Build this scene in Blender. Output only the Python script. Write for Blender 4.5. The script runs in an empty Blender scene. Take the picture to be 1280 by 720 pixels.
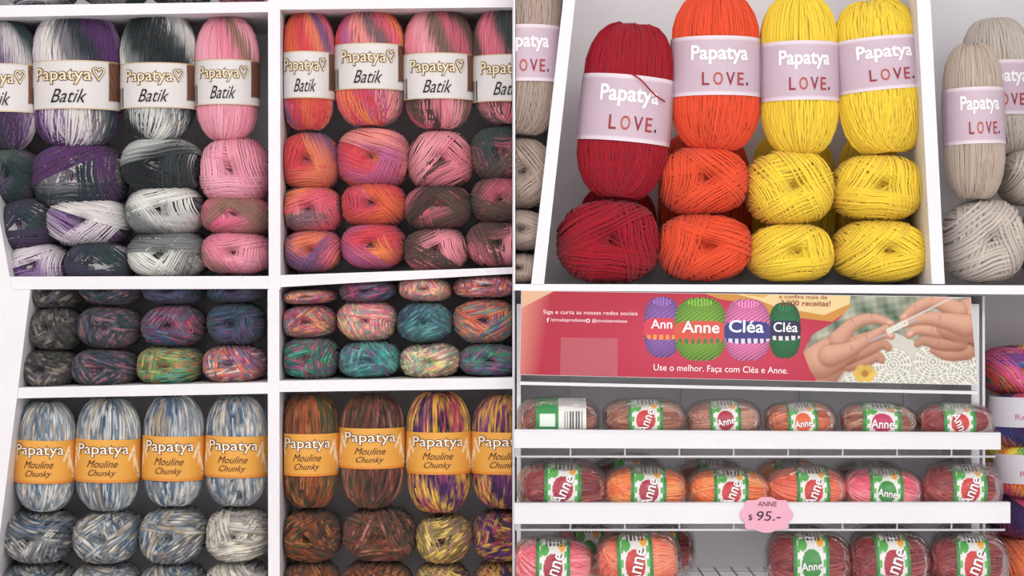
import bpy, math, random
import numpy as np

D = 2.6; CZ = 1.3
scene = bpy.context.scene

def P(px, py, y):
    s = (D + y) / D
    return ((px - 640) / 1000 * s, y, CZ + (360 - py) / 1000 * s)

def lin(c):
    c = np.asarray(c, float) / 255.0
    return np.where(c <= 0.04045, c / 12.92, ((c + 0.055) / 1.055) ** 2.4)

# ------------------------------------------------------------ materials
def nt(name):
    m = bpy.data.materials.new(name); m.use_nodes = True
    n = m.node_tree.nodes; l = m.node_tree.links
    return m, n, l, n['Principled BSDF']

def mat_attr(name, rough, bump_scale=0, bump=0.0, sheen=0.0, spec=0.5):
    m, n, l, b = nt(name)
    a = n.new('ShaderNodeAttribute'); a.attribute_name = 'Col'
    b.inputs['Roughness'].default_value = rough
    b.inputs['Specular IOR Level'].default_value = spec
    if sheen:
        b.inputs['Sheen Weight'].default_value = sheen
        b.inputs['Sheen Roughness'].default_value = 0.5
    if bump_scale:
        tc = n.new('ShaderNodeTexCoord')
        no = n.new('ShaderNodeTexNoise'); no.inputs['Scale'].default_value = bump_scale
        no.inputs['Detail'].default_value = 3
        l.new(tc.outputs['Object'], no.inputs['Vector'])
        bp = n.new('ShaderNodeBump'); bp.inputs['Strength'].default_value = bump
        bp.inputs['Distance'].default_value = 0.001
        l.new(no.outputs['Fac'], bp.inputs['Height']); l.new(bp.outputs['Normal'], b.inputs['Normal'])
        mr = n.new('ShaderNodeMapRange'); mr.inputs['To Min'].default_value = 0.9; mr.inputs['To Max'].default_value = 1.12
        l.new(no.outputs['Fac'], mr.inputs['Value'])
        mx = n.new('ShaderNodeVectorMath'); mx.operation = 'SCALE'
        l.new(a.outputs['Color'], mx.inputs[0]); l.new(mr.outputs['Result'], mx.inputs['Scale'])
        l.new(mx.outputs['Vector'], b.inputs['Base Color'])
    else:
        l.new(a.outputs['Color'], b.inputs['Base Color'])
    return m

def mat_plain(name, col, rough=0.5, noise=0.03, scale=8, metal=0):
    m, n, l, b = nt(name)
    c = lin(col)
    tc = n.new('ShaderNodeTexCoord'); no = n.new('ShaderNodeTexNoise'); no.inputs['Scale'].default_value = scale
    l.new(tc.outputs['Object'], no.inputs['Vector'])
    cr = n.new('ShaderNodeValToRGB')
    cr.color_ramp.elements[0].position = 0.3; cr.color_ramp.elements[1].position = 0.7
    cr.color_ramp.elements[0].color = (*(c * (1 - noise)), 1); cr.color_ramp.elements[1].color = (*np.clip(c * (1 + noise), 0, 1), 1)
    l.new(no.outputs['Fac'], cr.inputs['Fac']); l.new(cr.outputs['Color'], b.inputs['Base Color'])
    b.inputs['Roughness'].default_value = rough; b.inputs['Metallic'].default_value = metal
    return m

WOOL = mat_attr('wool_yarn', 0.95, 700, 0.3, sheen=0.12, spec=0.1)
PAPER = mat_attr('printed_paper', 0.55, spec=0.35)
SIGNM = mat_attr('printed_sign_vinyl', 0.45, spec=0.35)
WHITE = mat_plain('white_laminate', (232, 229, 233), 0.55)
METAL = mat_plain('white_coated_metal', (226, 225, 230), 0.4)
WALLM = mat_plain('painted_wall', (225, 225, 228), 0.8)
FLOORM = mat_plain('floor_tile', (190, 186, 182), 0.35, 0.1, 3)
CEILM = mat_plain('ceiling_paint', (240, 240, 240), 0.9)
PLASTIC = bpy.data.materials.new('clear_plastic_wrap'); PLASTIC.use_nodes = True
n = PLASTIC.node_tree.nodes; l = PLASTIC.node_tree.links; n.clear()
o = n.new('ShaderNodeOutputMaterial'); mx = n.new('ShaderNodeMixShader'); tr = n.new('ShaderNodeBsdfTransparent')
gl = n.new('ShaderNodeBsdfGlossy'); gl.inputs['Roughness'].default_value = 0.16
tc = n.new('ShaderNodeTexCoord'); no = n.new('ShaderNodeTexNoise'); no.inputs['Scale'].default_value = 60; no.inputs['Detail'].default_value = 3
no.inputs['Distortion'].default_value = 1.4
bp = n.new('ShaderNodeBump'); bp.inputs['Strength'].default_value = 1.0; bp.inputs['Distance'].default_value = 0.007
fr = n.new('ShaderNodeFresnel'); fr.inputs['IOR'].default_value = 1.35
mu = n.new('ShaderNodeMath'); mu.operation = 'MULTIPLY_ADD'; mu.inputs[1].default_value = 0.55; mu.inputs[2].default_value = 0.03
l.new(tc.outputs['Object'], no.inputs['Vector']); l.new(no.outputs['Fac'], bp.inputs['Height'])
l.new(bp.outputs['Normal'], gl.inputs['Normal'])
l.new(fr.outputs['Fac'], mu.inputs[0]); l.new(mu.outputs[0], mx.inputs['Fac'])
l.new(tr.outputs[0], mx.inputs[1]); l.new(gl.outputs[0], mx.inputs[2]); l.new(mx.outputs[0], o.inputs['Surface'])
ACR = bpy.data.materials.new('clear_acrylic'); ACR.use_nodes = True
n = ACR.node_tree.nodes; l = ACR.node_tree.links; n.clear()
o = n.new('ShaderNodeOutputMaterial'); mx = n.new('ShaderNodeMixShader'); tr = n.new('ShaderNodeBsdfTransparent')
df = n.new('ShaderNodeBsdfDiffuse'); df.inputs['Color'].default_value = (0.9, .8, .8, 1); mx.inputs['Fac'].default_value = 0.05
l.new(tr.outputs[0], mx.inputs[1]); l.new(df.outputs[0], mx.inputs[2]); l.new(mx.outputs[0], o.inputs['Surface'])

# ------------------------------------------------------------ mesh builder
class MB:
    def __init__(s):
        s.V = []; s.C = []; s.n = 0; s.L = []; s.T = []; s.M = []; s.S = []
    def add(s, v, f, col, mat=0, smooth=True):
        v = np.asarray(v, float).reshape(-1, 3)
        c = np.asarray(col, float)
        if c.ndim == 1: c = np.tile(c, (len(v), 1))
        s.V.append(v); s.C.append(c.reshape(-1, 3))
        if isinstance(f, np.ndarray):
            nf, k = f.shape
            s.L.append((f + s.n).ravel()); s.T.append(np.full(nf, k))
        else:
            nf = len(f)
            s.L.append(np.array([i for q in f for i in q]) + s.n); s.T.append(np.array([len(q) for q in f]))
        s.M.append(np.full(nf, mat)); s.S.append(np.full(nf, smooth))
        s.n += len(v)
    def build(s, name, mats, xf=None):
        V = np.concatenate(s.V); C = np.concatenate(s.C); L = np.concatenate(s.L); T = np.concatenate(s.T)
        M = np.concatenate(s.M); S = np.concatenate(s.S)
        if xf is not None: V = xf(V)
        org = (V.min(0) + V.max(0)) / 2
        me = bpy.data.meshes.new(name)
        me.vertices.add(len(V)); me.vertices.foreach_set('co', (V - org).astype(np.float32).ravel())
        me.loops.add(len(L)); me.loops.foreach_set('vertex_index', L.astype(np.int32))
        me.polygons.add(len(T)); st = np.concatenate([[0], np.cumsum(T)[:-1]])
        me.polygons.foreach_set('loop_start', st.astype(np.int32))
        me.polygons.foreach_set('material_index', M.astype(np.int32))
        me.polygons.foreach_set('use_smooth', S.astype(bool))
        for m in mats: me.materials.append(m)
        me.update(calc_edges=True)
        a = me.color_attributes.new('Col', 'FLOAT_COLOR', 'POINT')
        a.data.foreach_set('color', np.hstack([np.clip(C, 0, 1), np.ones((len(C), 1))]).astype(np.float32).ravel())
        ob = bpy.data.objects.new(name, me); ob.location = org
        scene.collection.objects.link(ob)
        return ob

def prism(mb, front, yf, yb, col=(.8, .8, .8), mat=0):
    f = [P(x, y, yf) for x, y in front]
    v = f + [(a[0], yb, a[2]) for a in f]
    mb.add(v, [(0, 1, 2, 3), (7, 6, 5, 4), (0, 4, 5, 1), (1, 5, 6, 2), (2, 6, 7, 3), (3, 7, 4, 0)], col, mat, False)
def box(mb, x0, x1, y0, y1, z0, z1, col=(.8, .8, .8), mat=0):
    v = [(x, y, z) for x in (x0, x1) for y in (y0, y1) for z in (z0, z1)]
    mb.add(v, [(0, 1, 3, 2), (4, 6, 7, 5), (0, 4, 5, 1), (2, 3, 7, 6), (0, 2, 6, 4), (1, 5, 7, 3)], col, mat, False)
def rod(mb, a, b, r, mat=0, k=8):
    a = np.array(a, float); b = np.array(b, float); t = (b - a) / np.linalg.norm(b - a)
    u = np.cross(t, [0.3, 0.5, 0.8]); u /= np.linalg.norm(u); w = np.cross(t, u)
    an = np.linspace(0, 2 * np.pi, k, endpoint=False)
    ring = np.outer(np.cos(an), u) * r + np.outer(np.sin(an), w) * r
    v = np.vstack([ring + a, ring + b]); f = [(i, (i + 1) % k, k + (i + 1) % k, k + i) for i in range(k)]
    f += [tuple(range(k - 1, -1, -1)), tuple(range(k, 2 * k))]
    mb.add(v, f, (.8, .8, .8), mat, True)

# ------------------------------------------------------------ text
_tc = {}
def text_raw(s, off=0.0, shear=0.0):
    key = (s, off, shear)
    if key in _tc: return _tc[key]
    cu = bpy.data.curves.new('t', 'FONT'); cu.body = s; cu.size = 1; cu.shear = shear; cu.offset = off
    cu.resolution_u = 3; cu.align_x = 'CENTER'
    ob = bpy.data.objects.new('t', cu); scene.collection.objects.link(ob)
    dg = bpy.context.evaluated_depsgraph_get(); dg.update()
    me = bpy.data.meshes.new_from_object(ob.evaluated_get(dg))
    v = np.array([q.co[:] for q in me.vertices]).reshape(-1, 3)[:, :2]
    f = [tuple(p.vertices) for p in me.polygons]
    bpy.data.objects.remove(ob); bpy.data.curves.remove(cu); bpy.data.meshes.remove(me)
    _tc[key] = (v, f); return v, f
def text_fit(s, w, h=None, off=0.0, shear=0.0):
    v0, _ = text_raw(s, 0.0, shear); v, f = text_raw(s, off, shear)
    lo, hi = v0.min(0), v0.max(0); c = (lo + hi) / 2
    sx = w / (hi[0] - lo[0]); sy = sx if h is None else h / (hi[1] - lo[1])
    return (v - c) * [sx, sy], f

# ------------------------------------------------------------ yarn
def soft(pal):
    pal = lin(np.array(pal)); g = pal.mean(-1, keepdims=True)
    return (pal * 0.93 + g * 0.07) * np.array([1.015, 1.0, .975])

def palette_at(pal, pos):
    pal = soft(pal); k = len(pal)
    x = (pos % 1.0) * k; i = np.floor(x).astype(int) % k; f = x - np.floor(x)
    f = np.clip((f - 0.35) / 0.65, 0, 1); f = f * f * (3 - 2 * f)
    return pal[i] * (1 - f[..., None]) + pal[(i + 1) % k] * f[..., None]

def perm(v, axis):
    if axis == 'Z': return v
    if axis == 'Y': return np.stack([v[..., 0], v[..., 2], v[..., 1]], -1)
    return np.stack([v[..., 2], v[..., 0], v[..., 1]], -1)

def yarn(mb, r, axis, pal, mode, rng, p=2.6, N=150, sw=0.0012, tilt=0.2, delta=0.15, npts=36, waist=0, z0=0, zl=0.4, reps=1, zf=0.15, grp=9,
         dimple=0.22, lift=0.07, rose=None, q2=2.0, fuzz=2600):
    rx, ry, rz = r
    if rose:
        G, per, d0, d1 = rose; N = G * per
        k = np.arange(N); g = k // per; j = k % per
        ph_g = rng.uniform(0, 6.28) + 2 * np.pi * 0.29 * np.arange(G) + rng.normal(0, .15, G)
        phi = ph_g[g] + rng.normal(0, 0.03, N) + 0.08 * (j / per - .5)
        t = (tilt * rng.uniform(-1, 1, G))[g] + rng.normal(0, 0.014, N)
        dl = d0 * (0.7 + 0.7 * rng.random(G))[g] + (d1 - d0) * (j / per) + rng.normal(0, 0.008, N)
        ord_ = g / G; cidx = (g + j / per * 1.0) / G
    else:
        k = np.arange(N); turns = 2
        phi = rng.uniform(0, 6.28) + 2 * np.pi * turns * k / N + rng.normal(0, 0.02, N)
        g = (k // grp); gs = rng.uniform(-1, 1, g.max() + 1)
        t = tilt * (0.45 + 0.55 * gs[g] + rng.normal(0, 0.05, N))
        dl = delta * (0.75 + 0.5 * rng.random(g.max() + 1)[g]) + rng.normal(0, 0.01, N)
        ord_ = k / N; cidx = (phi % np.pi) / np.pi
    nn = np.stack([np.cos(phi) * np.cos(t), np.sin(phi) * np.cos(t), np.sin(t)], -1)
    zz = np.array([0, 0, 1.0]); e1 = zz - nn * nn[:, 2:3]; e1 /= np.linalg.norm(e1, axis=1)[:, None]
    e2 = np.cross(nn, e1)
    s = np.linspace(0, 2 * np.pi, npts, endpoint=False)
    q = np.sqrt(1 - dl ** 2)
    pt = (dl[:, None] * nn)[:, None, :] + q[:, None, None] * (np.cos(s)[None, :, None] * e1[:, None, :] + np.sin(s)[None, :, None] * e2[:, None, :])
    def shape(pt):
        rho0 = np.sqrt(pt[..., 0] ** 2 + pt[..., 1] ** 2) + 1e-6
        f = (rho0 ** p + np.abs(pt[..., 2]) ** p) ** (-1 / p)
        f2 = rho0 * (np.abs(pt[..., 0]) ** q2 + np.abs(pt[..., 1]) ** q2 + 1e-12) ** (-1 / q2)
        x, y, z = pt[..., 0] * f * f2, pt[..., 1] * f * f2, pt[..., 2] * f
        rho = rho0 * f
        z = z * (1 - dimple * np.exp(-(rho / 0.26) ** 2))
        if waist:
            w = 1 - waist * np.exp(-((z - z0) / zl) ** 4); x = x * w; y = y * w
        return np.stack([x, y, z], -1)
    uz = pt[..., 2].copy()
    pt = shape(pt)
    h = 1 - lift + lift * ord_ + rng.normal(0, 0.005, N)
    wob = 1 + 0.007 * np.sin(3 * s[None, :] + rng.uniform(0, 6, N)[:, None])
    R = np.array([rx, ry, rz])
    pos = pt * R * (h[:, None] * wob)[..., None]
    nrm = pt / R; nrm /= np.linalg.norm(nrm, axis=-1, keepdims=True)
    T = np.roll(pos, -1, 1) - np.roll(pos, 1, 1); T /= np.linalg.norm(T, axis=-1, keepdims=True) + 1e-9
    B = np.cross(T, nrm); B /= np.linalg.norm(B, axis=-1, keepdims=True) + 1e-9
    Nn = np.cross(B, T)
    V = np.stack([pos + Nn * sw * .75, pos + B * sw * 1.3, pos - Nn * sw, pos - B * sw * 1.3], 2)
    if mode == 'batik':
        cp = reps * cidx[:, None] + zf * uz + 0.03 * np.sin(2 * s[None, :] + 7 * cidx[:, None]) + rng.uniform(0, 1) + rng.normal(0, 0.012, N)[:, None]
        col = palette_at(pal, cp)
    elif mode == 'mottle':
        off = rng.integers(0, 1000, N); seg = rng.integers(1, 4, N)
        idx = ((np.arange(npts)[None, :] + off[:, None]) // seg[:, None])
        tab = rng.integers(0, len(pal), 4000)
        col = soft(pal)[tab[(idx + off[:, None] * 7) % 4000]]
        cp = palette_at(pal, cidx[:, None] * 1 + 0 * uz)
        col = col * 0.68 + cp * 0.32
        col = col * rng.uniform(0.82, 1.16, (N, npts, 1))
    elif mode == 'chunk':
        cp = cidx[:, None] + 0.18 * np.sin(s[None, :] * 2 + k[:, None] * 0.05) + 0.3 * uz
        col = palette_at(pal, cp + rng.normal(0, 0.06, (N, 1)))
        tab = soft(pal)[rng.integers(0, len(pal), (N, npts))]
        fl = (rng.random((N, npts, 1)) < .4)
        col = np.where(fl, col * .35 + tab * .65, col) * rng.uniform(0.75, 1.2, (N, npts, 1))
    else:
        col = np.tile(soft(pal)[0], (N, npts, 1))
        col = col * rng.uniform(0.93, 1.04, N)[:, None, None]
    col = col * rng.uniform(0.95, 1.04, N)[:, None, None]
    C = np.repeat(col[:, :, None, :], 4, 2)
    i, j, c = np.meshgrid(np.arange(N), np.arange(npts), np.arange(4), indexing='ij')
    def ID(i, j, c): return (i * npts + (j % npts)) * 4 + (c % 4)
    F = np.stack([ID(i, j, c), ID(i, j + 1, c), ID(i, j + 1, c + 1), ID(i, j, c + 1)], -1).reshape(-1, 4)
    mb.add(perm(V, axis).reshape(-1, 3), F, C.reshape(-1, 3), 0, True)
    # loose wool fibres
    if fuzz:
        lo_ = int(N * .35)
        fi = rng.integers(lo_, N, fuzz); fj = rng.integers(0, npts, fuzz)
        fr_ = rng.random(fuzz)[:, None]
        b0 = pos[fi, fj] * (1 - fr_) + pos[fi, (fj + 1) % npts] * fr_ + Nn[fi, fj] * sw * .6
        dr = T[fi, fj] * rng.normal(0, .8, (fuzz, 1)) + B[fi, fj] * rng.normal(0, .8, (fuzz, 1)) + Nn[fi, fj] * rng.uniform(.25, .9, (fuzz, 1))
        dr /= np.linalg.norm(dr, axis=1, keepdims=True)
        sd = np.cross(dr, rng.normal(0, 1, (fuzz, 3))); sd /= np.linalg.norm(sd, axis=1, keepdims=True)
        ln = rng.uniform(.0012, .0032, (fuzz, 1))
        tri = np.stack([b0 - sd * .00013, b0 + sd * .00013, b0 + dr * ln], 1)
        fc = np.repeat((col[fi, fj] * 1.1)[:, None, :], 3, 1)
        mb.add(perm(tri, axis).reshape(-1, 3), np.arange(fuzz * 3).reshape(-1, 3), fc.reshape(-1, 3), 0, False)
    a, b = 32, 20
    th = np.linspace(0, 2 * np.pi, a, endpoint=False); ph = np.linspace(0.02, np.pi - 0.02, b)
    TH, PH = np.meshgrid(th, ph, indexing='ij')
    cpnt = shape(np.stack([np.sin(PH) * np.cos(TH), np.sin(PH) * np.sin(TH), np.cos(PH)], -1)) * R * (1 - lift - 0.004)
    i, j = np.meshgrid(np.arange(a), np.arange(b - 1), indexing='ij')
    F = np.stack([i * b + j, ((i + 1) % a) * b + j, ((i + 1) % a) * b + j + 1, i * b + j + 1], -1).reshape(-1, 4)
    mb.add(perm(cpnt, axis).reshape(-1, 3), F, col.reshape(-1, 3).mean(0) * 0.85, 0, True)

def lab_pos(th, t, ra, ry, axis):
    if axis == 'Z': return np.stack([ra * np.sin(th), -ry * np.cos(th), t], -1)
    return np.stack([t, -ry * np.cos(th), ra * np.sin(th)], -1)

def label(mb, ra, ry, half, off, axis, paint, na=150, nb=26):
    th = np.linspace(-np.pi, np.pi, na, endpoint=False); t = np.linspace(-1, 1, nb)
    TH, TT = np.meshgrid(th, t, indexing='ij')
    bulge = 1 - 0.012 * TT ** 2
    v = lab_pos(TH, off + TT * half, ra * bulge, ry * bulge, axis)
    i, j = np.meshgrid(np.arange(na), np.arange(nb - 1), indexing='ij')
    F = np.stack([i * nb + j, ((i + 1) % na) * nb + j, ((i + 1) % na) * nb + j + 1, i * nb + j + 1], -1).reshape(-1, 4)
    mb.add(v.reshape(-1, 3), F, paint(TH, TT).reshape(-1, 3), 1, True)

def ltext(mb, s, w, h, cx, cz, ra, ry, axis, color, off=0.0, shear=0.0, lift=0.0008, rot=0.0, loff=0.0):
    v, f = text_fit(s, w, h, off, shear)
    if rot:
        c, q = math.cos(rot), math.sin(rot); v = v @ np.array([[c, q], [-q, c]])
    v = v + [cx, cz]
    if axis == 'Z': p = lab_pos(v[:, 0] / ra, v[:, 1] + loff, ra + lift, ry + lift, 'Z')
    else: p = lab_pos(v[:, 1] / ra, v[:, 0] + loff, ra + lift, ry + lift, 'X')
    mb.add(p, f, lin(color), 1, False)

def paint_const(base, fn=None):
    b = lin(base)
    def pf(TH, TT):
        c = np.tile(b, TH.shape + (1,))
        if fn: fn(TH, TT, c)
        return c
    return pf
def f_batik(TH, TT, c):
    m = (TH > 0.95) & (TH < 2.6) & (TT > -0.65); c[m] = lin((112, 74, 56)) * (0.7 + 0.5 * np.sin(TH[m] * 19 + TT[m] * 5) ** 2)[:, None]
    m = (TH < -0.95) & (TH > -1.5) & (TT < -0.1) & (np.sin(TH * 60) > -0.2); c[m] = lin((60, 60, 60))
    m = np.abs(TT) > 0.93; c[m] = lin((200, 172, 124))
def f_love(TH, TT, c):
    m = np.abs(TT) > 0.88; c[m] = lin((228, 214, 222))
    m = (np.abs(TH) > 1.15) & (np.sin(TH * 40) > 0); c[m] = lin((180, 150, 166))
def f_moul(TH, TT, c):
    for sg in (-1, 1):
        for k in range(5):
            a = sg * (0.95 + k * 0.12); ang = (0.5 * k - 0.6) * sg
            x = TH - a; y = TT * 0.55 + 0.15 * k - 0.2
            xr = x * math.cos(ang) + y * math.sin(ang); yr = -x * math.sin(ang) + y * math.cos(ang)
            m = (xr / 0.045) ** 2 + (yr / 0.24) ** 2 < 1; c[m] = lin((240, 226, 196))
    m = (TT < -0.86); c[m] = lin((222, 138, 54))
def mk_anne(hue):
    def f(TH, TT, c):
        m = np.abs(TT) > 0.8; c[m] = lin((50, 130, 66))
        m = (np.abs(TT) > 0.66) & (np.abs(TT) < 0.82) & (np.sin(TH * 14) > -.2); c[m] = lin((96, 172, 84))
        for a, t, r, col in ((0.05, 0.0, .56, hue), (-0.7, 0.5, .24, (235, 130, 60)), (0.74, -0.5, .26, (84, 168, 76)), (-0.8, -0.5, .24, (96, 172, 84)), (0.85, 0.5, .2, (240, 170, 60)), (-.62, 0.05, .18, (206, 60, 70))):
            m = ((TH - a) / 0.95) ** 2 + (TT - t) ** 2 < r * r; c[m] = lin(col)
        m = TH < -1.15; c[m] = lin((232, 232, 232))
        m = (TH > 0.9) & (TH < 1.4) & (np.sin(TT * 30) > 0) & (np.abs(TT) < .5); c[m] = lin((40, 40, 40))
    return f

seed = [11]
def mk_xf(c, tilt, cl):
    ct, st = math.cos(tilt), math.sin(tilt)
    def xf(V):
        V = V.copy(); x = V[:, 0] * ct + V[:, 2] * st; z = -V[:, 0] * st + V[:, 2] * ct
        V[:, 0] = x; V[:, 2] = z; V = V + c
        if cl is not None: V[:, 0] = np.clip(V[:, 0], cl[0], cl[1])
        return V
    return xf

def skein(b, lab, pal, mode, style, yf=0.012, depth=0.085, tilt=0.0, cl=None, **kw):
    x0, y0, x1, y1 = b; seed[0] += 1; rng = np.random.default_rng(seed[0])
    yc = yf + depth / 2; s = (D + yc) / D / 1000
    rx = (x1 - x0) / 2 * s * 1.015; rz = (y1 - y0) / 2 * s; c = np.array(P((x0 + x1) / 2, (y0 + y1) / 2, yc)); ry = depth / 2
    lc = ((y0 + y1) / 2 - (lab[0] + lab[1]) / 2) * s if lab else 0; lh = (lab[1] - lab[0]) / 2 * s if lab else .02
    mb = MB()
    a = dict(p=2.9, N=170, sw=0.00105, tilt=0.26, delta=0.1, npts=36, waist=0.06, z0=lc / rz, zl=lh / rz * 1.15, reps=1, zf=0.3, dimple=0.08, lift=0.035, grp=14)
    if mode == 'mottle': a.update(N=120, sw=0.0016, npts=54)
    if mode == 'chunk': a.update(N=120, sw=0.0016, npts=48)
    if mode == 'solid': a.update(N=210, sw=0.00095, lift=.03)
    if not lab: a.update(N=60, sw=.0022, waist=0, fuzz=0)
    a.update(kw)
    yarn(mb, (rx - a['sw'], ry - a['sw'], rz - a['sw']), 'Z', pal, mode, rng, **a)
    ra = rx * 0.965 + 0.0006; la = ry * 0.965 + 0.0006
    if style == 'batik':
        label(mb, ra, la, lh, lc, 'Z', paint_const((218, 213, 211), f_batik))
        w = 1.6 * ra; z = lc + lh * 0.36; hh = lh * .68
        ltext(mb, 'Papatya♡', w, hh, 0, z, ra, la, 'Z', (112, 78, 44), off=0.05)
        ltext(mb, 'Papatya♡', w, hh, 0, z, ra, la, 'Z', (236, 220, 186), off=0.005, lift=0.0014)
        ltext(mb, 'Batik', ra * 0.8, lh * 0.56, 0, lc - lh * 0.46, ra, la, 'Z', (30, 26, 30), off=0.002, shear=0.45)
    elif style == 'love':
        label(mb, ra, la, lh, lc, 'Z', paint_const((203, 180, 194), f_love))
        ltext(mb, 'Papatya', 1.28 * ra, lh * 0.62, 0.02 * ra, lc + lh * 0.36, ra, la, 'Z', (246, 245, 248), off=0.025)
        word = 'LOVE.'; cs = [(150, 48, 58), (185, 88, 70), (140, 40, 62), (168, 66, 68), (60, 46, 62)]
        xs = [-.40, -.13, .14, .38, .55]
        ws = [.15, .2, .19, .15, .045]
        for ch, cc, xx, ww in zip(word, cs, xs, ws):
            hh = lh * (0.42 if ch != '.' else 0.1)
            ltext(mb, ch, ww * ra, hh, xx * ra + 0.1 * ra, lc - lh * (0.45 if ch != '.' else .61), ra, la, 'Z', cc, off=0.01)
    elif style == 'moul':
        label(mb, ra, la, lh, lc, 'Z', paint_const((228, 164, 74), f_moul))
        w = 1.6 * ra
        ltext(mb, 'Papatya', w, lh * 0.62, 0, lc + lh * 0.5, ra, la, 'Z', (112, 62, 40), off=0.045)
        ltext(mb, 'Papatya', w, lh * 0.62, 0, lc + lh * 0.5, ra, la, 'Z', (246, 238, 222), off=0.003, lift=0.0014)
        ltext(mb, 'Mouline', 0.95 * ra, lh * 0.34, 0, lc - lh * 0.12, ra, la, 'Z', (84, 44, 28), off=0.0, shear=0.45)
        ltext(mb, 'Chunky', 0.85 * ra, lh * 0.38, 0, lc - lh * 0.58, ra, la, 'Z', (84, 44, 28), off=0.0, shear=0.45)
    elif style == 'rain':
        label(mb, ra, la, lh, lc, 'Z', paint_const((212, 208, 216)))
        ltext(mb, 'Rainbow', 1.0 * ra, lh * 0.35, 0, lc - lh * .3, ra, la, 'Z', (200, 110, 140), off=0.0)
    return mb.build('yarn_skein', [WOOL, PAPER], mk_xf(c, tilt, cl))

def ball(b, pal, mode, yf=0.012, depth=0.15, cl=None, **kw):
    x0, y0, x1, y1 = b; seed[0] += 1; rng = np.random.default_rng(seed[0])
    yc = yf + 0.055; s = (D + yc) / D / 1000
    c = np.array(P((x0 + x1) / 2, (y0 + y1) / 2, yc)); c[1] = yf + depth / 2
    mb = MB()
    a = dict(p=2.6, sw=0.0012, tilt=0.07, npts=32, reps=1, zf=0.1, lift=0.09, dimple=0.25, rose=(11, 20, 0.13, 0.86), q2=2.5)
    if mode == 'mottle' or mode == 'chunk': a.update(sw=0.002, tilt=0.16, lift=0.13, rose=(13, 9, 0.12, 0.84), npts=44)
    if mode == 'solid': a.update(sw=0.0013, tilt=0.1, lift=0.11, rose=(13, 18, 0.14, 0.86))
    a.update(kw)
    r = ((x1 - x0) / 2 * s * 1.05 - a['sw'], (y1 - y0) / 2 * s * 1.13 - a['sw'], depth / 2)
    yarn(mb, r, 'Y', pal, mode, rng, **a)
    return mb.build('yarn_ball', [WOOL, PAPER], mk_xf(c, rng.uniform(-.05, .05), cl))

def wrapped(b, pal, hue, yf, depth=0.075, rot=0.0, lf=0.42, loff=0.0, style='anne', cl=None):
    x0, y0, x1, y1 = b; seed[0] += 1; rng = np.random.default_rng(seed[0])
    yc = yf + depth / 2; s = (D + yc) / D / 1000
    rx = (x1 - x0) / 2 * s; rz = (y1 - y0) / 2 * s; c = np.array(P((x0 + x1) / 2, (y0 + y1) / 2, yc)); ry = depth / 2
    mb = MB()
    yarn(mb, (ry * .95, rz * .95, rx * .98), 'X', pal, 'batik', rng, p=2.8, N=130, sw=0.001, tilt=0.5, delta=0.25, npts=32, zf=0.1, grp=10, lift=0.05, dimple=0.2, fuzz=0)
    ra = rz * 0.985; la = ry * 0.985; lh = rx * lf; lo = loff * rx
    if style == 'anne':
        label(mb, ra, la, lh, lo, 'X', paint_const((230, 228, 224), mk_anne(hue)), nb=44)
        w = lh * 1.15
        if abs(rot) > 0.6: w = rz * 1.2
        ltext(mb, 'Anne', w, w * 0.38, 0, 0, ra, la, 'X', (120, 24, 50), off=0.03, lift=0.0008, rot=rot, loff=lo)
        ltext(mb, 'Anne', w, w * 0.38, 0, 0, ra, la, 'X', (252, 250, 250), off=0.01, lift=0.0013, rot=rot, loff=lo)
    else:
        def fb(TH, TT, c):
            m = TT < -0.1; c[m] = lin((40, 140, 70))
            m = (TT > 0.15) & (TT < .85) & (np.abs(TH) < .45) & (np.sin(TT * 55) > 0); c[m] = lin((50, 50, 50))
            m = (np.abs(TT + .55) < .3) & (np.abs(TH) < .3); c[m] = lin((225, 235, 225))
        label(mb, ra, la, lh, lo, 'X', paint_const((230, 228, 224), fb), nb=60)
    a2, b2 = 40, 40
    th = np.linspace(0, 2 * np.pi, a2, endpoint=False); t = np.linspace(-1.03, 1.03, b2)
    TH, TT = np.meshgrid(th, t, indexing='ij')
    pr = (1 - np.clip(np.abs(TT) / 1.05, 0, 1) ** 3) ** (1 / 2.6) + 0.04
    cr = 1.045 + 0.012 * np.sin(TH * 7 + 5 * TT + rng.uniform(0, 6)) + 0.012 * np.sin(TH * 3 - 11 * TT) + 0.02 * np.abs(TT) ** 3 * np.sin(TH * 12)
    v = np.stack([TT * rx, ry * pr * cr * np.sin(TH), rz * pr * cr * np.cos(TH)], -1)
    i, j = np.meshgrid(np.arange(a2), np.arange(b2 - 1), indexing='ij')
    F = np.stack([i * b2 + j, ((i + 1) % a2) * b2 + j, ((i + 1) % a2) * b2 + j + 1, i * b2 + j + 1], -1).reshape(-1, 4)
    mb.add(v.reshape(-1, 3), F, (1, 1, 1), 2, True)
    return mb.build('wrapped_yarn_ball', [WOOL, PAPER, PLASTIC], mk_xf(c, rng.uniform(-.04, .04), cl))

# ============================================================ ROOM
def room_box(name, x0, x1, y0, y1, z0, z1, mat):
    mb = MB(); box(mb, x0, x1, y0, y1, z0, z1); return mb.build(name, [mat])
room_box('floor', -2.2, 2.2, -3.6, 0.42, -0.05, 0, FLOORM)
room_box('ceiling', -2.2, 2.2, -3.6, 0.42, 2.7, 2.75, CEILM)
room_box('wall_back', -2.2, 2.2, 0.42, 0.47, 0, 2.7, WALLM)
room_box('wall_left', -2.25, -2.2, -3.6, 0.47, 0, 2.7, WALLM)
room_box('wall_right', 2.2, 2.25, -3.6, 0.47, 0, 2.7, WALLM)
room_box('baseboard_back', -2.2, 2.2, 0.405, 0.42, 0, 0.09, WHITE)

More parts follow.
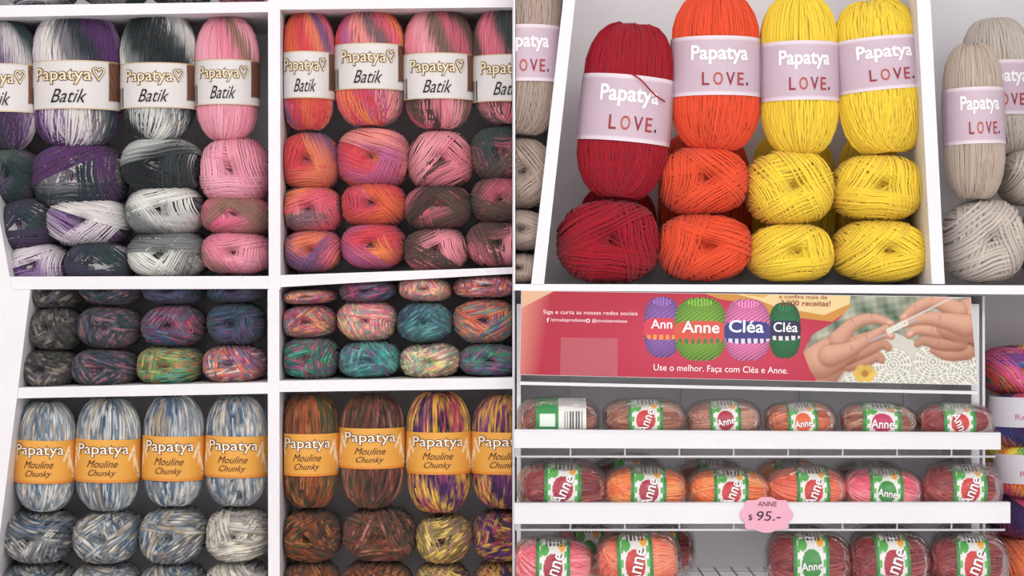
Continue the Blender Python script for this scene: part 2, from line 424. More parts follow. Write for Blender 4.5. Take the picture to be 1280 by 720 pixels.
# ============================================================ LEFT CABINET
YB = 0.22; e = -0.0012
mb = MB()
xr = P(643.5, 0, 0)[0]; xl = P(-90, 0, 0)[0]
box(mb, xl, xr, YB, YB + 0.012, 0.0, 1.95)
prism(mb, [(335, 3), (350, 3), (350.5, 362), (336, 362)], e, YB)
prism(mb, [(334.5, 362), (349, 362), (350, 1000), (336, 1000)], e, YB)
prism(mb, [(336, -600), (350, -600), (350, 3), (335, 3)], e, YB)
prism(mb, [(-90, 8), (336, 2), (336, 15), (-90, 23)], 0, YB)
prism(mb, [(349, -1), (643, -5), (643, 9), (349, 12)], 0, YB)
prism(mb, [(-90, 346), (336, 345), (336, 361), (-90, 362)], 0, YB)
prism(mb, [(349, 344), (643, 334), (643, 342), (349, 359)], 0, YB)
prism(mb, [(-90, 487), (336, 478), (336, 492), (-90, 500)], 0, YB)
prism(mb, [(349, 476), (643, 472), (643, 486), (349, 490)], 0, YB)
prism(mb, [(-90, 800), (643, 800), (643, 816), (-90, 816)], 0, YB)
prism(mb, [(-60, -600), (-42, -600), (-42, 23), (-60, 23)], e, YB)
prism(mb, [(-60, 23), (-46, 23), (15, 362), (-20, 362)], e, YB)
prism(mb, [(-90, 362), (38, 362), (-8, 730), (-90, 730)], e * 2, YB)
prism(mb, [(-90, 730), (-8, 730), (-8, 1250), (-90, 1250)], e, YB)
prism(mb, [(640.5, -600), (643.5, -600), (643.5, 1250), (640.5, 1250)], e, YB)
mb.build('shelf_cabinet', [WHITE])

CA = (P(-70, 0, 0)[0], P(335, 0, 0)[0] - .0005); CB = (P(351, 0, 0)[0] + .0005, P(640.5, 0, 0)[0] - .0005)

purp = [(92, 60, 110), (140, 112, 160), (210, 200, 210), (222, 218, 218), (118, 116, 124), (46, 58, 66), (88, 50, 102)]
purp2 = [(74, 50, 84), (120, 95, 137), (198, 192, 198), (50, 66, 70), (62, 60, 80)]
grn = [(44, 62, 62), (90, 105, 102), (184, 188, 184), (62, 78, 76), (106, 80, 118)]
gry = [(38, 42, 46), (60, 66, 70), (190, 192, 192), (224, 224, 220), (126, 130, 132), (44, 54, 56)]
pnk = [(232, 144, 168), (238, 166, 186), (232, 150, 172), (224, 128, 154), (150, 114, 100), (234, 160, 178)]
pnk2 = [(228, 118, 150), (238, 162, 182), (218, 100, 136), (146, 110, 96)]
org = [(222, 96, 58), (210, 66, 76), (226, 122, 92), (124, 86, 130), (222, 104, 130), (202, 64, 82)]
org2 = [(226, 94, 116), (234, 130, 76), (214, 66, 82), (188, 94, 142), (232, 142, 136), (124, 98, 106)]
brp = [(98, 76, 70), (76, 60, 56), (222, 124, 142), (232, 152, 166), (122, 96, 88), (198, 96, 118)]
brp2 = [(90, 70, 66), (220, 114, 136), (62, 74, 76), (112, 88, 82), (232, 142, 158)]

skein((-42, 25, 50, 190), (83, 143), purp2, 'batik', 'batik', cl=CA)
skein((38, 12, 153, 188), (80, 140), purp, 'batik', 'batik', depth=0.1, cl=CA)
skein((150, 12, 247, 178), (82, 138), gry, 'batik', 'batik', cl=CA, zf=0.6)
skein((243, 20, 325, 178), (78, 134), pnk, 'batik', 'batik', cl=CA)
for b, pl in (((-15, 188, 48, 254), grn), ((2, 250, 68, 314), purp2), ((14, 306, 84, 358), purp),
              ((40, 182, 154, 262), purp), ((58, 248, 158, 306), purp), ((82, 304, 163, 355), purp2),
              ((152, 174, 250, 240), gry), ((158, 234, 253, 294), gry), ((160, 290, 256, 347), gry),
              ((250, 174, 335, 255), pnk), ((252, 245, 338, 294), pnk2), ((252, 290, 337, 342), pnk)):
    ball(b, pl, 'batik', cl=CA)
skein((350, 14, 420, 165), (68, 126), org, 'batik', 'batik', cl=CB)
skein((417, 12, 508, 160), (58, 115), org2, 'batik', 'batik', cl=CB)
skein((502, 10, 594, 164), (70, 127), brp, 'batik', 'batik', cl=CB)
skein((589, 8, 680, 158), (72, 130), brp2, 'batik', 'batik', cl=CB)
for b, pl in (((350, 168, 424, 236), org), ((351, 234, 426, 290), org2), ((353, 288, 426, 338), org),
              ((420, 162, 512, 234), org2), ((426, 229, 508, 282), org), ((427, 280, 506, 334), org2),
              ((510, 166, 591, 236), brp), ((505, 232, 590, 286), brp), ((505, 286, 585, 339), brp2),
              ((588, 160, 668, 225), brp2), ((588, 222, 666, 278), brp), ((583, 278, 664, 332), brp2)):
    ball(b, pl, 'batik', cl=CB)
for b, pl in (((0, -52, 90, 6), purp), ((95, -52, 180, 4), grn), ((182, -52, 262, 3), purp2), ((262, -52, 332, 2), pnk)):
    ball(b, pl, 'batik', cl=CA)

dk0 = [(48, 50, 52), (80, 84, 70), (154, 148, 134), (60, 58, 60), (102, 92, 102)]
dk1 = [(50, 52, 64), (74, 74, 100), (108, 102, 116), (166, 112, 122), (54, 76, 80)]
dk2 = [(48, 76, 112), (64, 124, 138), (100, 70, 120), (52, 56, 72), (176, 78, 98)]
dk3 = [(46, 78, 88), (54, 98, 126), (48, 52, 66), (94, 70, 106)]
gr2 = [(68, 138, 92), (52, 56, 62), (190, 98, 70), (88, 156, 152), (172, 172, 96)]
mu3 = [(192, 84, 126), (224, 210, 204), (98, 66, 116), (68, 124, 154), (222, 126, 88)]
mg = [(172, 56, 108), (72, 60, 98), (62, 150, 150), (200, 100, 144), (228, 152, 98)]
gn = [(52, 132, 88), (124, 70, 124), (72, 178, 160), (190, 72, 114), (44, 98, 98)]
pe = [(236, 174, 146), (222, 102, 120), (236, 208, 138), (96, 160, 150), (226, 134, 160)]
tl = [(54, 160, 146), (44, 116, 116), (98, 190, 172), (116, 80, 132)]
nt_ = [(48, 72, 92), (54, 118, 128), (80, 80, 128), (98, 154, 152)]
ytp = [(222, 208, 122), (64, 168, 150), (214, 110, 136), (98, 68, 108), (234, 224, 190)]
trd = [(56, 150, 150), (196, 74, 82), (70, 88, 134), (226, 136, 92)]
ptl = [(116, 72, 132), (64, 150, 150), (60, 70, 98), (178, 82, 132), (70, 132, 98)]
for b, pl in (((34, 345, 100, 384), dk0), ((100, 345, 176, 380), dk1), ((178, 345, 254, 380), dk3), ((258, 345, 332, 378), dk3),
              ((36, 386, 100, 436), dk0), ((98, 384, 174, 434), dk1), ((177, 382, 254, 432), dk2), ((259, 380, 330, 430), dk3),
              ((28, 438, 94, 485), dk0), ((90, 437, 170, 484), dk1), ((171, 433, 251, 481), gr2), ((253, 432, 330, 478), mu3)):
    ball(b, pl, 'mottle', yf=0.004, cl=(P(22, 0, 0)[0], CA[1]))
for b, pl in (((352, 362, 420, 380), mg), ((424, 350, 494, 378), dk2), ((497, 346, 564, 376), pe), ((566, 344, 650, 372), mu3),
              ((351, 382, 420, 422), mg), ((421, 377, 496, 425), pe), ((496, 379, 566, 427), nt_), ((566, 374, 646, 427), trd),
              ((351, 422, 423, 473), gn), ((422, 427, 500, 472), tl), ((499, 430, 576, 472), ytp), ((573, 430, 652, 470), ptl)):
    ball(b, pl, 'mottle', yf=0.004, cl=CB)

blu = [(84, 112, 142), (188, 194, 200), (220, 218, 210), (126, 144, 162), (62, 82, 108), (166, 150, 128)]
wht = [(226, 220, 208), (196, 196, 196), (156, 162, 168), (232, 226, 214), (142, 132, 120)]
navy = [(50, 64, 90), (80, 102, 128), (128, 134, 144), (46, 52, 66), (190, 186, 176)]
rust = [(128, 70, 44), (166, 88, 50), (74, 84, 54), (90, 50, 44), (184, 116, 66), (60, 50, 48)]
oliv = [(60, 60, 52), (118, 64, 62), (50, 46, 48), (176, 116, 104), (94, 84, 58), (126, 70, 48)]
pyel = [(110, 54, 116), (218, 162, 56), (48, 42, 50), (184, 64, 92), (228, 182, 74), (64, 42, 86)]
yblk = [(218, 178, 74), (44, 40, 46), (126, 64, 116), (62, 52, 64), (230, 200, 112)]
CE = (P(-20, 0, 0)[0], CA[1])
for b, lb, c_ in (((18, 500, 96, 640), (548, 601), CE), ((94, 495, 177, 640), (547, 600), CE), ((178, 492, 257, 634), (543, 598), CE), ((256, 492, 336, 634), (543, 594), CE)):
    skein(b, lb, blu, 'mottle', 'moul', cl=c_, tilt=0.02)
for b, lb, pl in (((350, 490, 425, 636), (540, 592), rust), ((423, 490, 507, 636), (533, 583), oliv), ((507, 487, 590, 643), (538, 590), pyel), ((588, 490, 672, 637), (538, 590), pyel)):
    skein(b, lb, pl, 'chunk', 'moul', cl=CB)
for b, pl in (((4, 640, 92, 702), navy), ((92, 640, 174, 702), blu), ((175, 637, 256, 703), blu), ((257, 637, 336, 700), wht),
              ((0, 706, 88, 764), navy), ((88, 706, 172, 764), blu), ((172, 707, 254, 764), blu), ((254, 704, 336, 764), wht)):
    ball(b, pl, 'mottle', cl=CE)
for b, pl in (((350, 640, 426, 700), rust), ((427, 638, 520, 700), oliv), ((519, 646, 590, 702), yblk), ((590, 641, 664, 700), pyel),
              ((350, 704, 424, 760), rust), ((426, 704, 514, 760), rust), ((516, 706, 588, 760), yblk), ((590, 704, 662, 760), pyel)):
    ball(b, pl, 'mottle', cl=CB)

# ============================================================ RIGHT UPPER CABINET
YR = -0.06; YRB = 0.22
mb = MB()
prism(mb, [(643, -300), (1400, -300), (1400, 362), (643, 362)], YRB, YRB + 0.012)
prism(mb, [(642, -300), (644, -300), (644, 355), (642, 355)], YR + e, YRB)
prism(mb, [(738, -300), (752, -300), (680, 355), (664, 355)], YR + e, YRB)
prism(mb, [(1130, -300), (1148, -300), (1181, 355), (1165, 355)], YR + e, YRB)
prism(mb, [(642, 355), (1400, 357), (1400, 369), (642, 363)], YR, YRB)
prism(mb, [(642, -316), (1400, -316), (1400, -300), (642, -300)], YR, YRB)
prism(mb, [(1385, -300), (1400, -300), (1400, 1250), (1385, 1250)], YR + e, YRB)
mb.build('shelf_cabinet', [WHITE])
CG = (P(644, 0, YR)[0] + .0005, P(712, 0, YR)[0]); y_ = YR + 0.012
beige = [(176, 156, 146)]; bg2 = [(200, 190, 182)]; bg3 = [(190, 173, 160)]
def csk(*a, **k): return skein(*a, yf=y_, **k)
csk((608, -60, 703, 172), (35, 105), beige, 'solid', 'love', cl=CG)
for b in ((612, 176, 694, 258), (612, 264, 688, 312), (612, 318, 682, 354)):
    ball(b, beige, 'solid', yf=y_, cl=CG)
red = [(166, 12, 38)]; ora = [(238, 78, 34)]; yel = [(248, 214, 46)]
csk((723, 27, 842, 250), (98, 180), red, 'solid', 'love', tilt=0.09, depth=0.1)
csk((837, -10, 952, 192), (50, 123), ora, 'solid', 'love', tilt=0.0, depth=0.1)
csk((948, -8, 1050, 196), (56, 129), yel, 'solid', 'love', tilt=-0.01, depth=0.1)
csk((1043, -2, 1156, 195), (50, 116), yel, 'solid', 'love', tilt=-0.09, depth=0.1)
for b, pl in (((698, 254, 825, 350), red), ((825, 186, 935, 266), ora), ((823, 270, 940, 348), ora),
              ((933, 191, 1042, 278), yel), ((935, 282, 1043, 350), yel), ((1042, 196, 1154, 273), yel), ((1043, 278, 1162, 350), yel)):
    ball(b, pl, 'solid', yf=y_)
for b, pl in (((722, 230, 822, 352), red), ((822, 160, 940, 352), ora), ((936, 160, 1046, 352), yel), ((1044, 160, 1154, 352), yel)):
    skein(b, None, pl, 'solid', None, yf=0.115, depth=0.09)
csk((1178, 52, 1256, 252), (112, 182), bg3, 'solid', 'love', tilt=-0.03)
csk((1222, 8, 1318, 192), (68, 138), bg2, 'solid', 'love', tilt=-0.03, depth=0.09).location.y += 0.10
ball((1182, 253, 1282, 350), bg2, 'solid', yf=y_, rose=(13, 9, .14, .86), sw=.0022)
ball((1256, 190, 1330, 254), bg2, 'solid', yf=y_ + 0.02)
ball((1284, 254, 1370, 352), bg3, 'solid', yf=y_)

def strand(name, pts, col, r=0.001):
    cu = bpy.data.curves.new(name, 'CURVE'); cu.dimensions = '3D'; cu.bevel_depth = r; cu.bevel_resolution = 3
    sp = cu.splines.new('BEZIER'); sp.bezier_points.add(len(pts) - 1)
    for b, p in zip(sp.bezier_points, pts):
        b.co = P(*p); b.handle_left_type = b.handle_right_type = 'AUTO'
    m = mat_plain(name + '_wool', col, 0.85); cu.materials.append(m)
    ob = bpy.data.objects.new(name, cu); scene.collection.objects.link(ob); return ob
strand('loose_yarn_strand', [(786, 90, -.044), (800, 99, -.052), (818, 118, -.048), (831, 127, -.036)], (160, 12, 36))

# ============================================================ LOWER RIGHT DISPLAY RACK
RB = 0.16; RF = -0.09
mb = MB()
prism(mb, [(645, 372), (1226, 372), (1226, 1250), (645, 1250)], RB, RB + 0.012)
for x in (712, 852, 1000, 1130): prism(mb, [(x, 372), (x + 7, 372), (x + 7, 1200), (x, 1200)], RB - 0.006, RB)
prism(mb, [(1214, 380), (1224, 380), (1226, 1240), (1216, 1240)], -0.02, RB)
prism(mb, [(646, 380), (651, 380), (651, 1240), (646, 1240)], -0.02, RB)
prism(mb, [(650, 477), (1222, 489), (1222, 493), (650, 481)], -0.052, -0.03)
def shelf(l0, l1, r0, r1, xr_, deck):
    prism(mb, [(643, l0), (xr_, r0), (xr_, r1), (643, l1)], RF, RF + 0.004)
    prism(mb, [(643, l0), (xr_, r0), (xr_, r0 + 1.6), (643, l0 + 1.6)], RF - .0008, RF + 0.012)
    prism(mb, [(643, l1 - 1.6), (xr_, r1 - 1.6), (xr_, r1), (643, l1)], RF - .0008, RF + 0.014)
    z = P(0, deck, RF)[2]
    x0 = P(645, 0, RF)[0]; x1 = P(xr_ - 4, 0, RF)[0]
    for x in np.arange(x0, x1, 0.022): rod(mb, (x, RF + 0.005, z - .003), (x, RB, z - .003), 0.0014)
    for y in (RF + 0.03, RF + .09, RF + .15, RB - 0.02): rod(mb, (x0, y, z - .0055), (x1, y, z - .0055), 0.0017)
    y = RF + 0.012
    rod(mb, (x0, y, z - .022), (x1, y, z - .022), 0.0015)
    for x in np.arange(x0, x1, 0.066): rod(mb, (x, y, z - .022), (x, y, z - .004), 0.0012)
shelf(537, 560, 541, 562, 1251, 549)
shelf(629, 655, 628, 654, 1263, 641)
shelf(733, 757, 733, 757, 1270, 742)
mb.build('display_rack', [METAL])

brn = [(150, 92, 78), (126, 74, 64), (176, 114, 96), (138, 78, 68)]
brn2 = [(180, 120, 100), (154, 96, 80), (206, 152, 130), (146, 86, 72)]
rst = [(212, 114, 78), (192, 98, 70), (226, 142, 104), (172, 82, 64)]
mar = [(154, 64, 68), (126, 50, 56), (180, 90, 88), (140, 56, 60)]
orn = [(252, 138, 70), (246, 118, 58), (252, 166, 98), (240, 108, 60)]
sal = [(246, 124, 92), (250, 150, 114), (236, 102, 80)]
pkk = [(246, 114, 134), (236, 94, 120), (252, 148, 158)]
dkb = [(98, 64, 60), (124, 80, 72), (152, 104, 92), (84, 54, 52)]
R1 = -0.08
H = {'p': (190, 44, 96), 'r': (200, 58, 56), 'o': (220, 100, 56), 'g': (60, 140, 66), 'm': (170, 50, 70)}
wrapped((648, 497, 748, 549), brn, H['p'], R1, style='back', lf=.62, loff=.05)
wrapped((754, 499, 856, 549), brn2, H['r'], R1, rot=1.2)
wrapped((858, 500, 949, 549), brn2, H['m'], R1, rot=.2)
wrapped((955, 503, 1043, 551), rst, H['o'], R1, rot=.1)
wrapped((1049, 504, 1144, 551), brn2, H['p'], R1, lf=.5)
wrapped((1145, 504, 1240, 551), mar, H['r'], R1, rot=-1.1)
wrapped((648, 578, 757, 640), mar, H['m'], R1, rot=1.15)
wrapped((754, 583, 858, 641), orn, H['m'], R1, rot=1.3, loff=.05)
wrapped((860, 586, 961, 641), orn, H['r'], R1, rot=1.2)
wrapped((958, 583, 1056, 641), sal, H['r'], R1, rot=1.2, loff=.1)
wrapped((1054, 585, 1151, 641), pkk, H['g'], R1, rot=-.1)
wrapped((1150, 580, 1250, 641), mar, H['r'], R1, rot=1.2, loff=.1)
for b, pl in (((660, 571, 745, 625), pkk), ((738, 568, 830, 624), dkb), ((845, 573, 930, 626), brn2), ((944, 573, 1020, 626), orn), ((1040, 575, 1126, 626), dkb), ((1160, 572, 1245, 626), brn)):
    wrapped(b, pl, H['g'], R1 + 0.085)
wrapped((640, 672, 741, 742), pkk, H['m'], R1, rot=1.25, cl=(P(644, 0, R1)[0], 9))
wrapped((745, 664, 850, 742), sal, H['r'], R1, rot=1.3, loff=-.1)
wrapped((957, 664, 1062, 742), mar, H['g'], R1, rot=0.1)
wrapped((1060, 665, 1161, 742), mar, H['m'], R1, rot=1.2)
wrapped((1160, 667, 1258, 742), mar, H['r'], R1, rot=1.2)
for b, pl in (((690, 655, 780, 725), pkk), ((790, 655, 868, 725), mar), ((960, 655, 1040, 725), dkb), ((1060, 655, 1150, 725), mar), ((1165, 655, 1250, 725), dkb)):
    wrapped(b, pl, H['g'], R1 + 0.085)

# price tag
mb = MB(); cx, cy = 958, 643.5
pts = []
for a in np.linspace(0, 2 * np.pi, 72, endpoint=False):
    rr = 1 + 0.07 * math.cos(8 * a)
    ca, sa = math.cos(a), math.sin(a)
    pts.append((cx + 31 * rr * math.copysign(abs(ca) ** .75, ca), cy - 21 * rr * math.copysign(abs(sa) ** .75, sa)))
v = [P(x, y, RF - 0.003) for x, y in pts] + [P(x, y, RF - 0.0008) for x, y in pts]; k = len(pts)
mb.add(v, [tuple(range(k)), tuple(range(2 * k - 1, k - 1, -1))] + [(i, (i + 1) % k, k + (i + 1) % k, k + i) for i in range(k)], lin((228, 168, 188)), 0, False)
def flat_text(mb, s, cx, cy, w, h, y, col, off=0.0, shear=0.0, rot=0.0, mat=0):
    v, f = text_fit(s, w, h, off, shear)
    c, q = math.cos(rot), math.sin(rot); v = v @ np.array([[c, q], [-q, c]])
    mb.add([P(cx + a, cy - b, y) for a, b in v], f, lin(col), mat, False)
flat_text(mb, 'ANNE', cx + 1, 630, 24, 6, RF - .0036, (90, 30, 60), shear=.1)
flat_text(mb, '95.-', cx + 3, 645, 30, 12, RF - .0036, (60, 25, 60), shear=.15)
flat_text(mb, '$', cx - 20, 647, 5, 8, RF - .0036, (60, 25, 60))
mb.build('price_tag', [PAPER])

# ============================================================ ADVERTISING SIGN
YS = -0.062
TL, TR, BR, BL = (652, 363.5), (1213, 372), (1222, 481), (650, 468)
W_, H_ = 900, 176
u, vv = np.meshgrid(np.linspace(0, 1, W_), np.linspace(0, 1, H_), indexing='ij')
X = (TL[0] * (1 - u) + TR[0] * u) * (1 - vv) + (BL[0] * (1 - u) + BR[0] * u) * vv
Y = (TL[1] * (1 - u) + TR[1] * u) * (1 - vv) + (BL[1] * (1 - u) + BR[1] * u) * vv
C = np.zeros(X.shape + (3,))
def inpoly(poly):
    m = np.zeros(X.shape, bool); k = len(poly)
    for i in range(k):
        x1, y1 = poly[i]; x2, y2 = poly[(i + 1) % k]
        if y1 == y2: continue
        cnd = ((Y < y1) != (Y < y2)) & (X < (x2 - x1) * (Y - y1) / (y2 - y1) + x1); m ^= cnd
    return m
def paintp(poly, col): C[inpoly(poly)] = lin(col)
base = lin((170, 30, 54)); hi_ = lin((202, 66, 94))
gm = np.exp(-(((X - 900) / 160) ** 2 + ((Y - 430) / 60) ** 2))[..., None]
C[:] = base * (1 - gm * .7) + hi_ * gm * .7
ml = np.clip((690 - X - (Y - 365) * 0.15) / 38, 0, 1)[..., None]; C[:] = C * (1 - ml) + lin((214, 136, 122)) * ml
paintp([(652, 360), (700, 360), (652, 385)], (218, 174, 142))
paintp([(862, 360), (1070, 360), (1068, 384), (1040, 402), (1012, 399), (955, 392), (925, 378), (900, 374)], (198, 138, 62))
paintp([(880, 360), (1066, 360), (1062, 380), (1030, 394), (968, 383), (948, 375), (915, 366)], (226, 200, 146))
paintp([(905, 365), (930, 360), (975, 360), (955, 372)], (212, 164, 80))
# ---- printed crochet photograph
reg = inpoly([(1064, 360), (1230, 360), (1230, 490), (1030, 490), (1012, 462), (1004, 440), (1016, 418), (1050, 398), (1062, 384)])
SAVE = C.copy()
nz = np.sin(X * .11 + 2 * np.sin(Y * .07)) * np.sin(Y * .12 + 2 * np.sin(X * .06)) + .3 * np.sin(X * .4 + Y * .3) * np.sin(X * .27 - Y * .4)
bgc = lin((140, 146, 128)) + (lin((205, 200, 180)) - lin((135, 140, 120))) * (0.5 * nz[..., None])
C[:] = np.clip(bgc, 0.02, 1)
lace = inpoly([(1080, 430), (1120, 416), (1150, 430), (1240, 446), (1240, 495), (1040, 495), (1050, 462)])
C[lace] = lin((200, 198, 186))
for (lx, ly) in ((1116, 456), (1166, 452), (1210, 466), (1070, 488), (1140, 488), (1188, 486), (1228, 488), (1096, 484), (1234, 448)):
    d = np.hypot(X - lx, (Y - ly) * 1.15); a_ = np.arctan2((Y - ly), (X - lx))
    mm = lace & (d < 24); pat = (np.sin(d * 1.5) > -.25) | ((np.cos(a_ * 14) > .45) & (d > 3))
    C[mm] = lin((118, 124, 106)); C[mm & pat] = lin((226, 223, 213))
def TX(x): return 1126 + (x - 1117) * 1.1
def TY(y): return 411 + (y - 412) * 1.12
def capsule(pts, rad, col):
    best = np.full(X.shape, 9.0); hl = np.full(X.shape, 9.0)
    pp = np.array([(TX(x), TY(y)) for x, y in pts], float); rd = np.array(rad, float) * 1.12
    for _ in range(2):
        if len(pp) > 2:
            a = pp[:-1] * .75 + pp[1:] * .25; b = pp[:-1] * .25 + pp[1:] * .75
            ra_ = rd[:-1] * .75 + rd[1:] * .25; rb_ = rd[:-1] * .25 + rd[1:] * .75
            q = np.empty((len(a) * 2, 2)); q[0::2] = a; q[1::2] = b; w = np.empty(len(a) * 2); w[0::2] = ra_; w[1::2] = rb_
            pp = np.vstack([pp[:1], q, pp[-1:]]); rd = np.concatenate([rd[:1], w, rd[-1:]])
    for a, ra_, b, rb_ in zip(pp[:-1], rd[:-1], pp[1:], rd[1:]):
        dx, dy = b - a; L2 = dx * dx + dy * dy + 1e-9
        t = np.clip(((X - a[0]) * dx + (Y - a[1]) * dy) / L2, 0, 1); r_ = ra_ + (rb_ - ra_) * t
        ex = X - a[0] - t * dx; ey = Y - a[1] - t * dy
        d = np.hypot(ex, ey) / r_; h_ = np.hypot(ex * .8, ey + r_ * .45) / r_
        up = d < best; best = np.where(up, d, best); hl = np.where(up, h_, hl)
    m = (best < 1)
    sh = np.clip(1.06 - 0.34 * hl[m] ** 1.8, .48, 1.08)[:, None]
    C[m] = lin(col) * sh ** np.array([.8, 1.15, 1.3])
    m2 = (best >= 1) & (best < 1.12); C[m2] *= np.array([.78, .66, .62])
sk = (204, 154, 130); sk2 = (184, 134, 110)
capsule([(996, 496), (1014, 474), (1034, 450)], [26, 24, 20], sk2)
capsule([(1058, 452), (1078, 449), (1092, 441), (1095, 447)], [8, 6.0, 5.2, 4.0], sk2)
capsule([(1056, 444), (1080, 436), (1097, 428), (1103, 433)], [8.5, 6.4, 5.4, 4.2], sk2)
capsule([(1052, 434), (1076, 423), (1096, 417), (1106, 420)], [9, 6.8, 5.6, 4.2], sk)
capsule([(1024, 448), (1042, 438), (1054, 434)], [19, 19, 15], sk)
capsule([(1046, 424), (1062, 406), (1084, 399), (1106, 406)], [10, 7.2, 6, 3.8], sk)
capsule([(1036, 442), (1058, 436), (1078, 424), (1100, 411)], [12, 8.2, 6.2, 4.2], sk)
capsule([(1246, 414), (1214, 408), (1190, 406)], [38, 28, 24], sk2)
capsule([(1192, 438), (1170, 443), (1154, 436)], [9, 6, 4.2], sk2)
capsule([(1184, 428), (1160, 430), (1142, 424), (1136, 429)], [9, 6.6, 5.2, 4.0], sk2)
capsule([(1178, 416), (1152, 414), (1134, 412), (1126, 419)], [9, 6.8, 5.4, 4.2], sk)
capsule([(1204, 402), (1184, 404), (1172, 408)], [26, 22, 14], sk)
capsule([(1182, 392), (1156, 379), (1134, 388), (1119, 400)], [10, 7.6, 6, 4.0], sk)
capsule([(1190, 408), (1164, 402), (1140, 400), (1119, 407)], [12, 8.4, 6.4, 4.6], sk)
for (nx, ny, an) in ((1104, 404.5, .3), (1105, 419, .3), (1121, 398, -.8), (1120, 405.5, -.2), (1128, 417, -.8)):
    nx, ny = TX(nx), TY(ny)
    dx = (X - nx) * math.cos(an) + (Y - ny) * math.sin(an); dy = -(X - nx) * math.sin(an) + (Y - ny) * math.cos(an)
    m = (dx / 3) ** 2 + (dy / 2) ** 2 < 1; C[m] = lin((220, 172, 160))
def line(a, b, w, col):
    a = (TX(a[0]), TY(a[1])); b = (TX(b[0]), TY(b[1]))
    dx, dy = b[0] - a[0], b[1] - a[1]; t = np.clip(((X - a[0]) * dx + (Y - a[1]) * dy) / (dx * dx + dy * dy), 0, 1)
    m = np.hypot(X - a[0] - t * dx, Y - a[1] - t * dy) < w; C[m] = lin(col)
for (x, y, dx, dy) in ((1061, 403, 2, 4), (1083, 398, 1, 4), (1077, 421, 2, 4), (1153, 377, -1, 5), (1134, 387, -2, 3), (1162, 400, -1, 5), (1153, 412, 0, 4), (1160, 429, 0, 4), (1060, 433, 2, 5)):
    line((x, y - dy / 2), (x + dx, y + dy / 2), .45, (150, 104, 84))
line((1108, 410), (1182, 374), .9, (210, 206, 204))
line((1082, 426), (1134, 402), 1.1, (170, 170, 176))
for i in range(7):
    lx, ly = TX(1104 + 3 * i), TY(414 - 1.4 * i)
    d = np.hypot(X - lx, Y - ly); C[(d < 3.6)] = lin((226, 223, 214)); C[d < 1.2] = lin((140, 140, 128))
for i in range(6):
    a = i * math.pi / 3; m = np.hypot(X - 1081 - 9 * math.cos(a), (Y - 467 - 6 * math.sin(a))) < 6.0; C[m] = lin((216, 178, 80)) * (1.1 - .05 * i)
m = np.hypot(X - 1081, Y - 467) < 4.5; C[m] = lin((174, 116, 50))
for _ in range(3):
    C[1:-1, 1:-1] = (C[1:-1, 1:-1] * 2 + C[2:, 1:-1] + C[:-2, 1:-1] + C[1:-1, 2:] + C[1:-1, :-2]) / 6
C = np.where(reg[..., None], C, SAVE)
def pball(x0, y0, x1, y1, col, lab, lcol, labr):
    cx, cy, rx, ry = (x0 + x1) / 2, (y0 + y1) / 2, (x1 - x0) / 2, (y1 - y0) / 2
    e_ = np.abs((X - cx) / rx) ** 2.8 + np.abs((Y - cy) / ry) ** 2.8; m = e_ < 1
    st = 0.82 + 0.25 * np.sin((X - cx) * .9 + (Y - cy) * 1.5 + 1.5 * np.sin((Y - cy) * .25)) - 0.35 * e_
    C[m] = (lin(col) * 1.1 * st[..., None])[m]
    top = m & (np.hypot((X - cx) / (rx * .5), (Y - y0 - 6) / 5) < 1) & (np.sin(X * 1.6) > 0); C[top] = lin(col) * 1.4
    lm = (((X - cx) / (rx * 1.0)) ** 4 + ((Y - (cy + labr)) / (ry * .36)) ** 4 < 1) & (e_ < 1.25); C[lm] = lin(lcol)
    lm = lm & ((Y - (cy + labr)) > ry * .2) & (np.sin(X * .8) > -.3); C[lm] = lin(lab)
pball(805, 371, 850, 447, (140, 96, 170), (226, 152, 70), (206, 66, 84), 2)
pball(961, 378, 1001, 448, (38, 110, 66), (215, 215, 215), (44, 44, 74), 0)
pball(843, 372, 908, 451, (118, 164, 58), (66, 124, 66), (208, 86, 70), 4)
pball(905, 374, 963, 451, (222, 120, 172), (220, 206, 224), (60, 60, 124), 3)
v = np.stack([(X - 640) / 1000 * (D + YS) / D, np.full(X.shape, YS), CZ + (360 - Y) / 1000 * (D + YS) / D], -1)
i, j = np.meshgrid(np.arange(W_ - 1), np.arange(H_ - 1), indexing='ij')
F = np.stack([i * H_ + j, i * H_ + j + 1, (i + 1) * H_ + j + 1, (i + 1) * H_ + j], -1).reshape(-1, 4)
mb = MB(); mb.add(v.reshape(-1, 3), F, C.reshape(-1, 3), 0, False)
prism(mb, [(TL[0] - .5, TL[1] - .5), (TR[0] + .5, TR[1] - .5), (BR[0] + .5, BR[1] + .5), (BL[0] - .5, BL[1] + .5)], YS + 0.0003, YS + 0.002, (.8, .8, .8), 0)
YT = YS - 0.0006
def st(*a, **k): flat_text(mb, *a, **k)
sl = -0.018
st('Siga e curta as nossas redes sociais', 738, 391.5, 118, 6.5, YT, (250, 225, 225), rot=sl)
st('/circuloprodutos', 710, 400.5, 44, 5.5, YT, (255, 240, 240), rot=sl); st('@circuloprodutos', 762, 401.5, 44, 5.5, YT, (255, 240, 240), rot=sl)
st('f', 685, 400, 3, 6, YT, (255, 255, 255)); st('o', 735, 401, 5, 5, YT, (255, 255, 255))
st('e confira mais de', 1004, 371, 60, 5, YT, (150, 30, 40), rot=sl)
st('3.000 receitas!', 1007, 379, 62, 6.5, YT, (140, 25, 35), rot=sl, off=.01)
st('Use o melhor. Faça com Cléa e Anne.', 901, 462, 168, 10, YT, (250, 242, 242), rot=-0.025)
st('Ann', 827, 405, 26, 11, YT, (250, 250, 250), off=.01); st('Anne', 876, 409, 46, 14, YT, (250, 250, 250), off=.015, rot=sl)
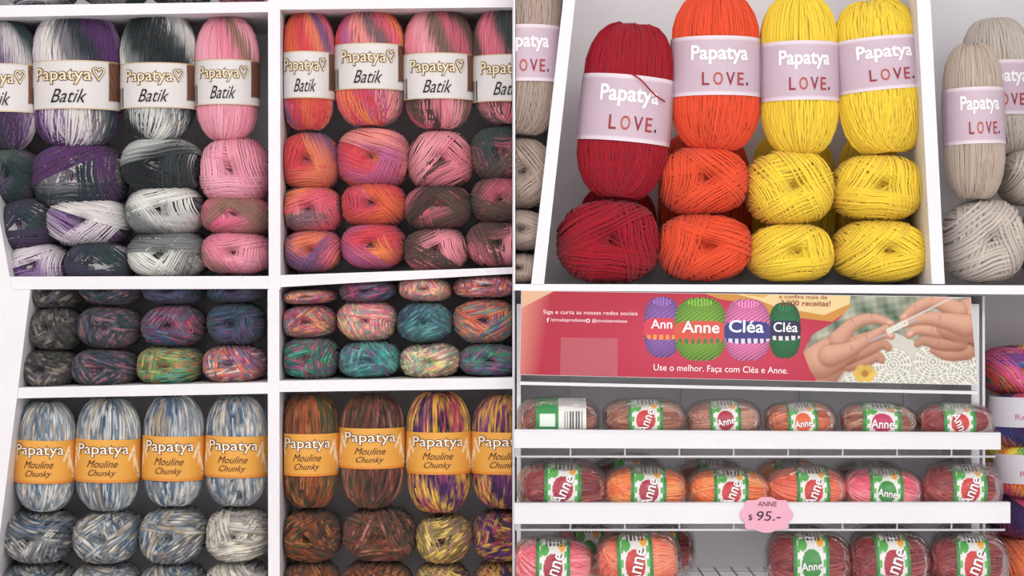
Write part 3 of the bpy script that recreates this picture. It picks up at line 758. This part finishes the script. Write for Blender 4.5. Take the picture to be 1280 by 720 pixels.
st('Cléa', 933, 408, 43, 15, YT, (250, 250, 250), off=.015, rot=sl); st('Cléa', 982, 409, 30, 12, YT, (250, 250, 250), off=.01, rot=sl)
prism(mb, [(701, 422), (772, 423), (772, 470), (700, 469)], YS - 0.005, YS - 0.003, (.9, .8, .8), 1)
mb.build('advertising_sign', [SIGNM, ACR])

# ============================================================ FAR RIGHT SHELF (below)
mb = MB()
prism(mb, [(1231, 370), (1383, 371), (1383, 1250), (1228, 1250)], YRB - .02, YRB - .01)
prism(mb, [(1228, 370), (1231, 370), (1233, 1250), (1230, 1250)], 0.0, YRB - .01)
prism(mb, [(1233, 733), (1383, 733), (1383, 745), (1233, 745)], -.02, YRB - .02)
mb.build('side_shelf', [WHITE])
rb = [(224, 66, 70), (240, 160, 52), (240, 220, 74), (74, 168, 94), (56, 112, 186), (130, 76, 158), (226, 96, 150)]
rb2 = [(66, 46, 94), (196, 66, 112), (226, 114, 66), (54, 66, 122)]
ball((1234, 434, 1314, 492), rb, 'batik', yf=0.03, reps=2)
skein((1236, 490, 1330, 560), (495, 532), rb2, 'batik', 'rain', yf=0.02)
ball((1236, 535, 1310, 600), rb, 'batik', yf=0.03, reps=2).location.y += 0.02
skein((1242, 556, 1336, 622), (566, 602), rb, 'batik', 'rain', yf=0.012)
ball((1240, 614, 1320, 670), rb2, 'batik', yf=0.03)
ball((1242, 672, 1322, 730), [(210, 64, 70), (230, 118, 74), (165, 54, 94)], 'batik', yf=0.03)

# ============================================================ LIGHTS, WORLD, CAMERA
def area(name, loc, rot, sx, sy, e_, col=(1, 1, 1)):
    li = bpy.data.lights.new(name, 'AREA'); li.shape = 'RECTANGLE'; li.size = sx; li.size_y = sy; li.energy = e_; li.color = col
    ob = bpy.data.objects.new(name, li); ob.location = loc; ob.rotation_euler = rot; scene.collection.objects.link(ob)
area('ceiling_lamp', (-0.3, -1.5, 2.62), (math.radians(25), 0, 0), 2.4, 0.7, 13, (1, .97, .93))
area('ceiling_lamp', (0.5, -2.9, 2.6), (math.radians(45), 0, 0), 2.4, 0.7, 46, (1, .975, .95))
for i, (x, y) in enumerate(((-0.3, -1.5), (0.5, -2.9))):
    mb = MB(); box(mb, x - 1.25, x + 1.25, y - .38, y + .38, 2.66, 2.7); mb.build('ceiling_light_fixture', [CEILM])
w = bpy.data.worlds.new('World'); scene.world = w; w.use_nodes = True
w.node_tree.nodes['Background'].inputs['Color'].default_value = (1, .98, .975, 1)
w.node_tree.nodes['Background'].inputs['Strength'].default_value = 1.75
cam = bpy.data.cameras.new('camera'); co = bpy.data.objects.new('camera', cam); scene.collection.objects.link(co)
co.location = (0, -D, CZ); co.rotation_euler = (math.radians(90), 0, 0)
cam.sensor_width = 36; cam.lens = 36 * D / 1.28; cam.clip_start = 0.05
scene.camera = co
scene.view_settings.view_transform = 'Standard'
print('verts', sum(len(m.vertices) for m in bpy.data.meshes))
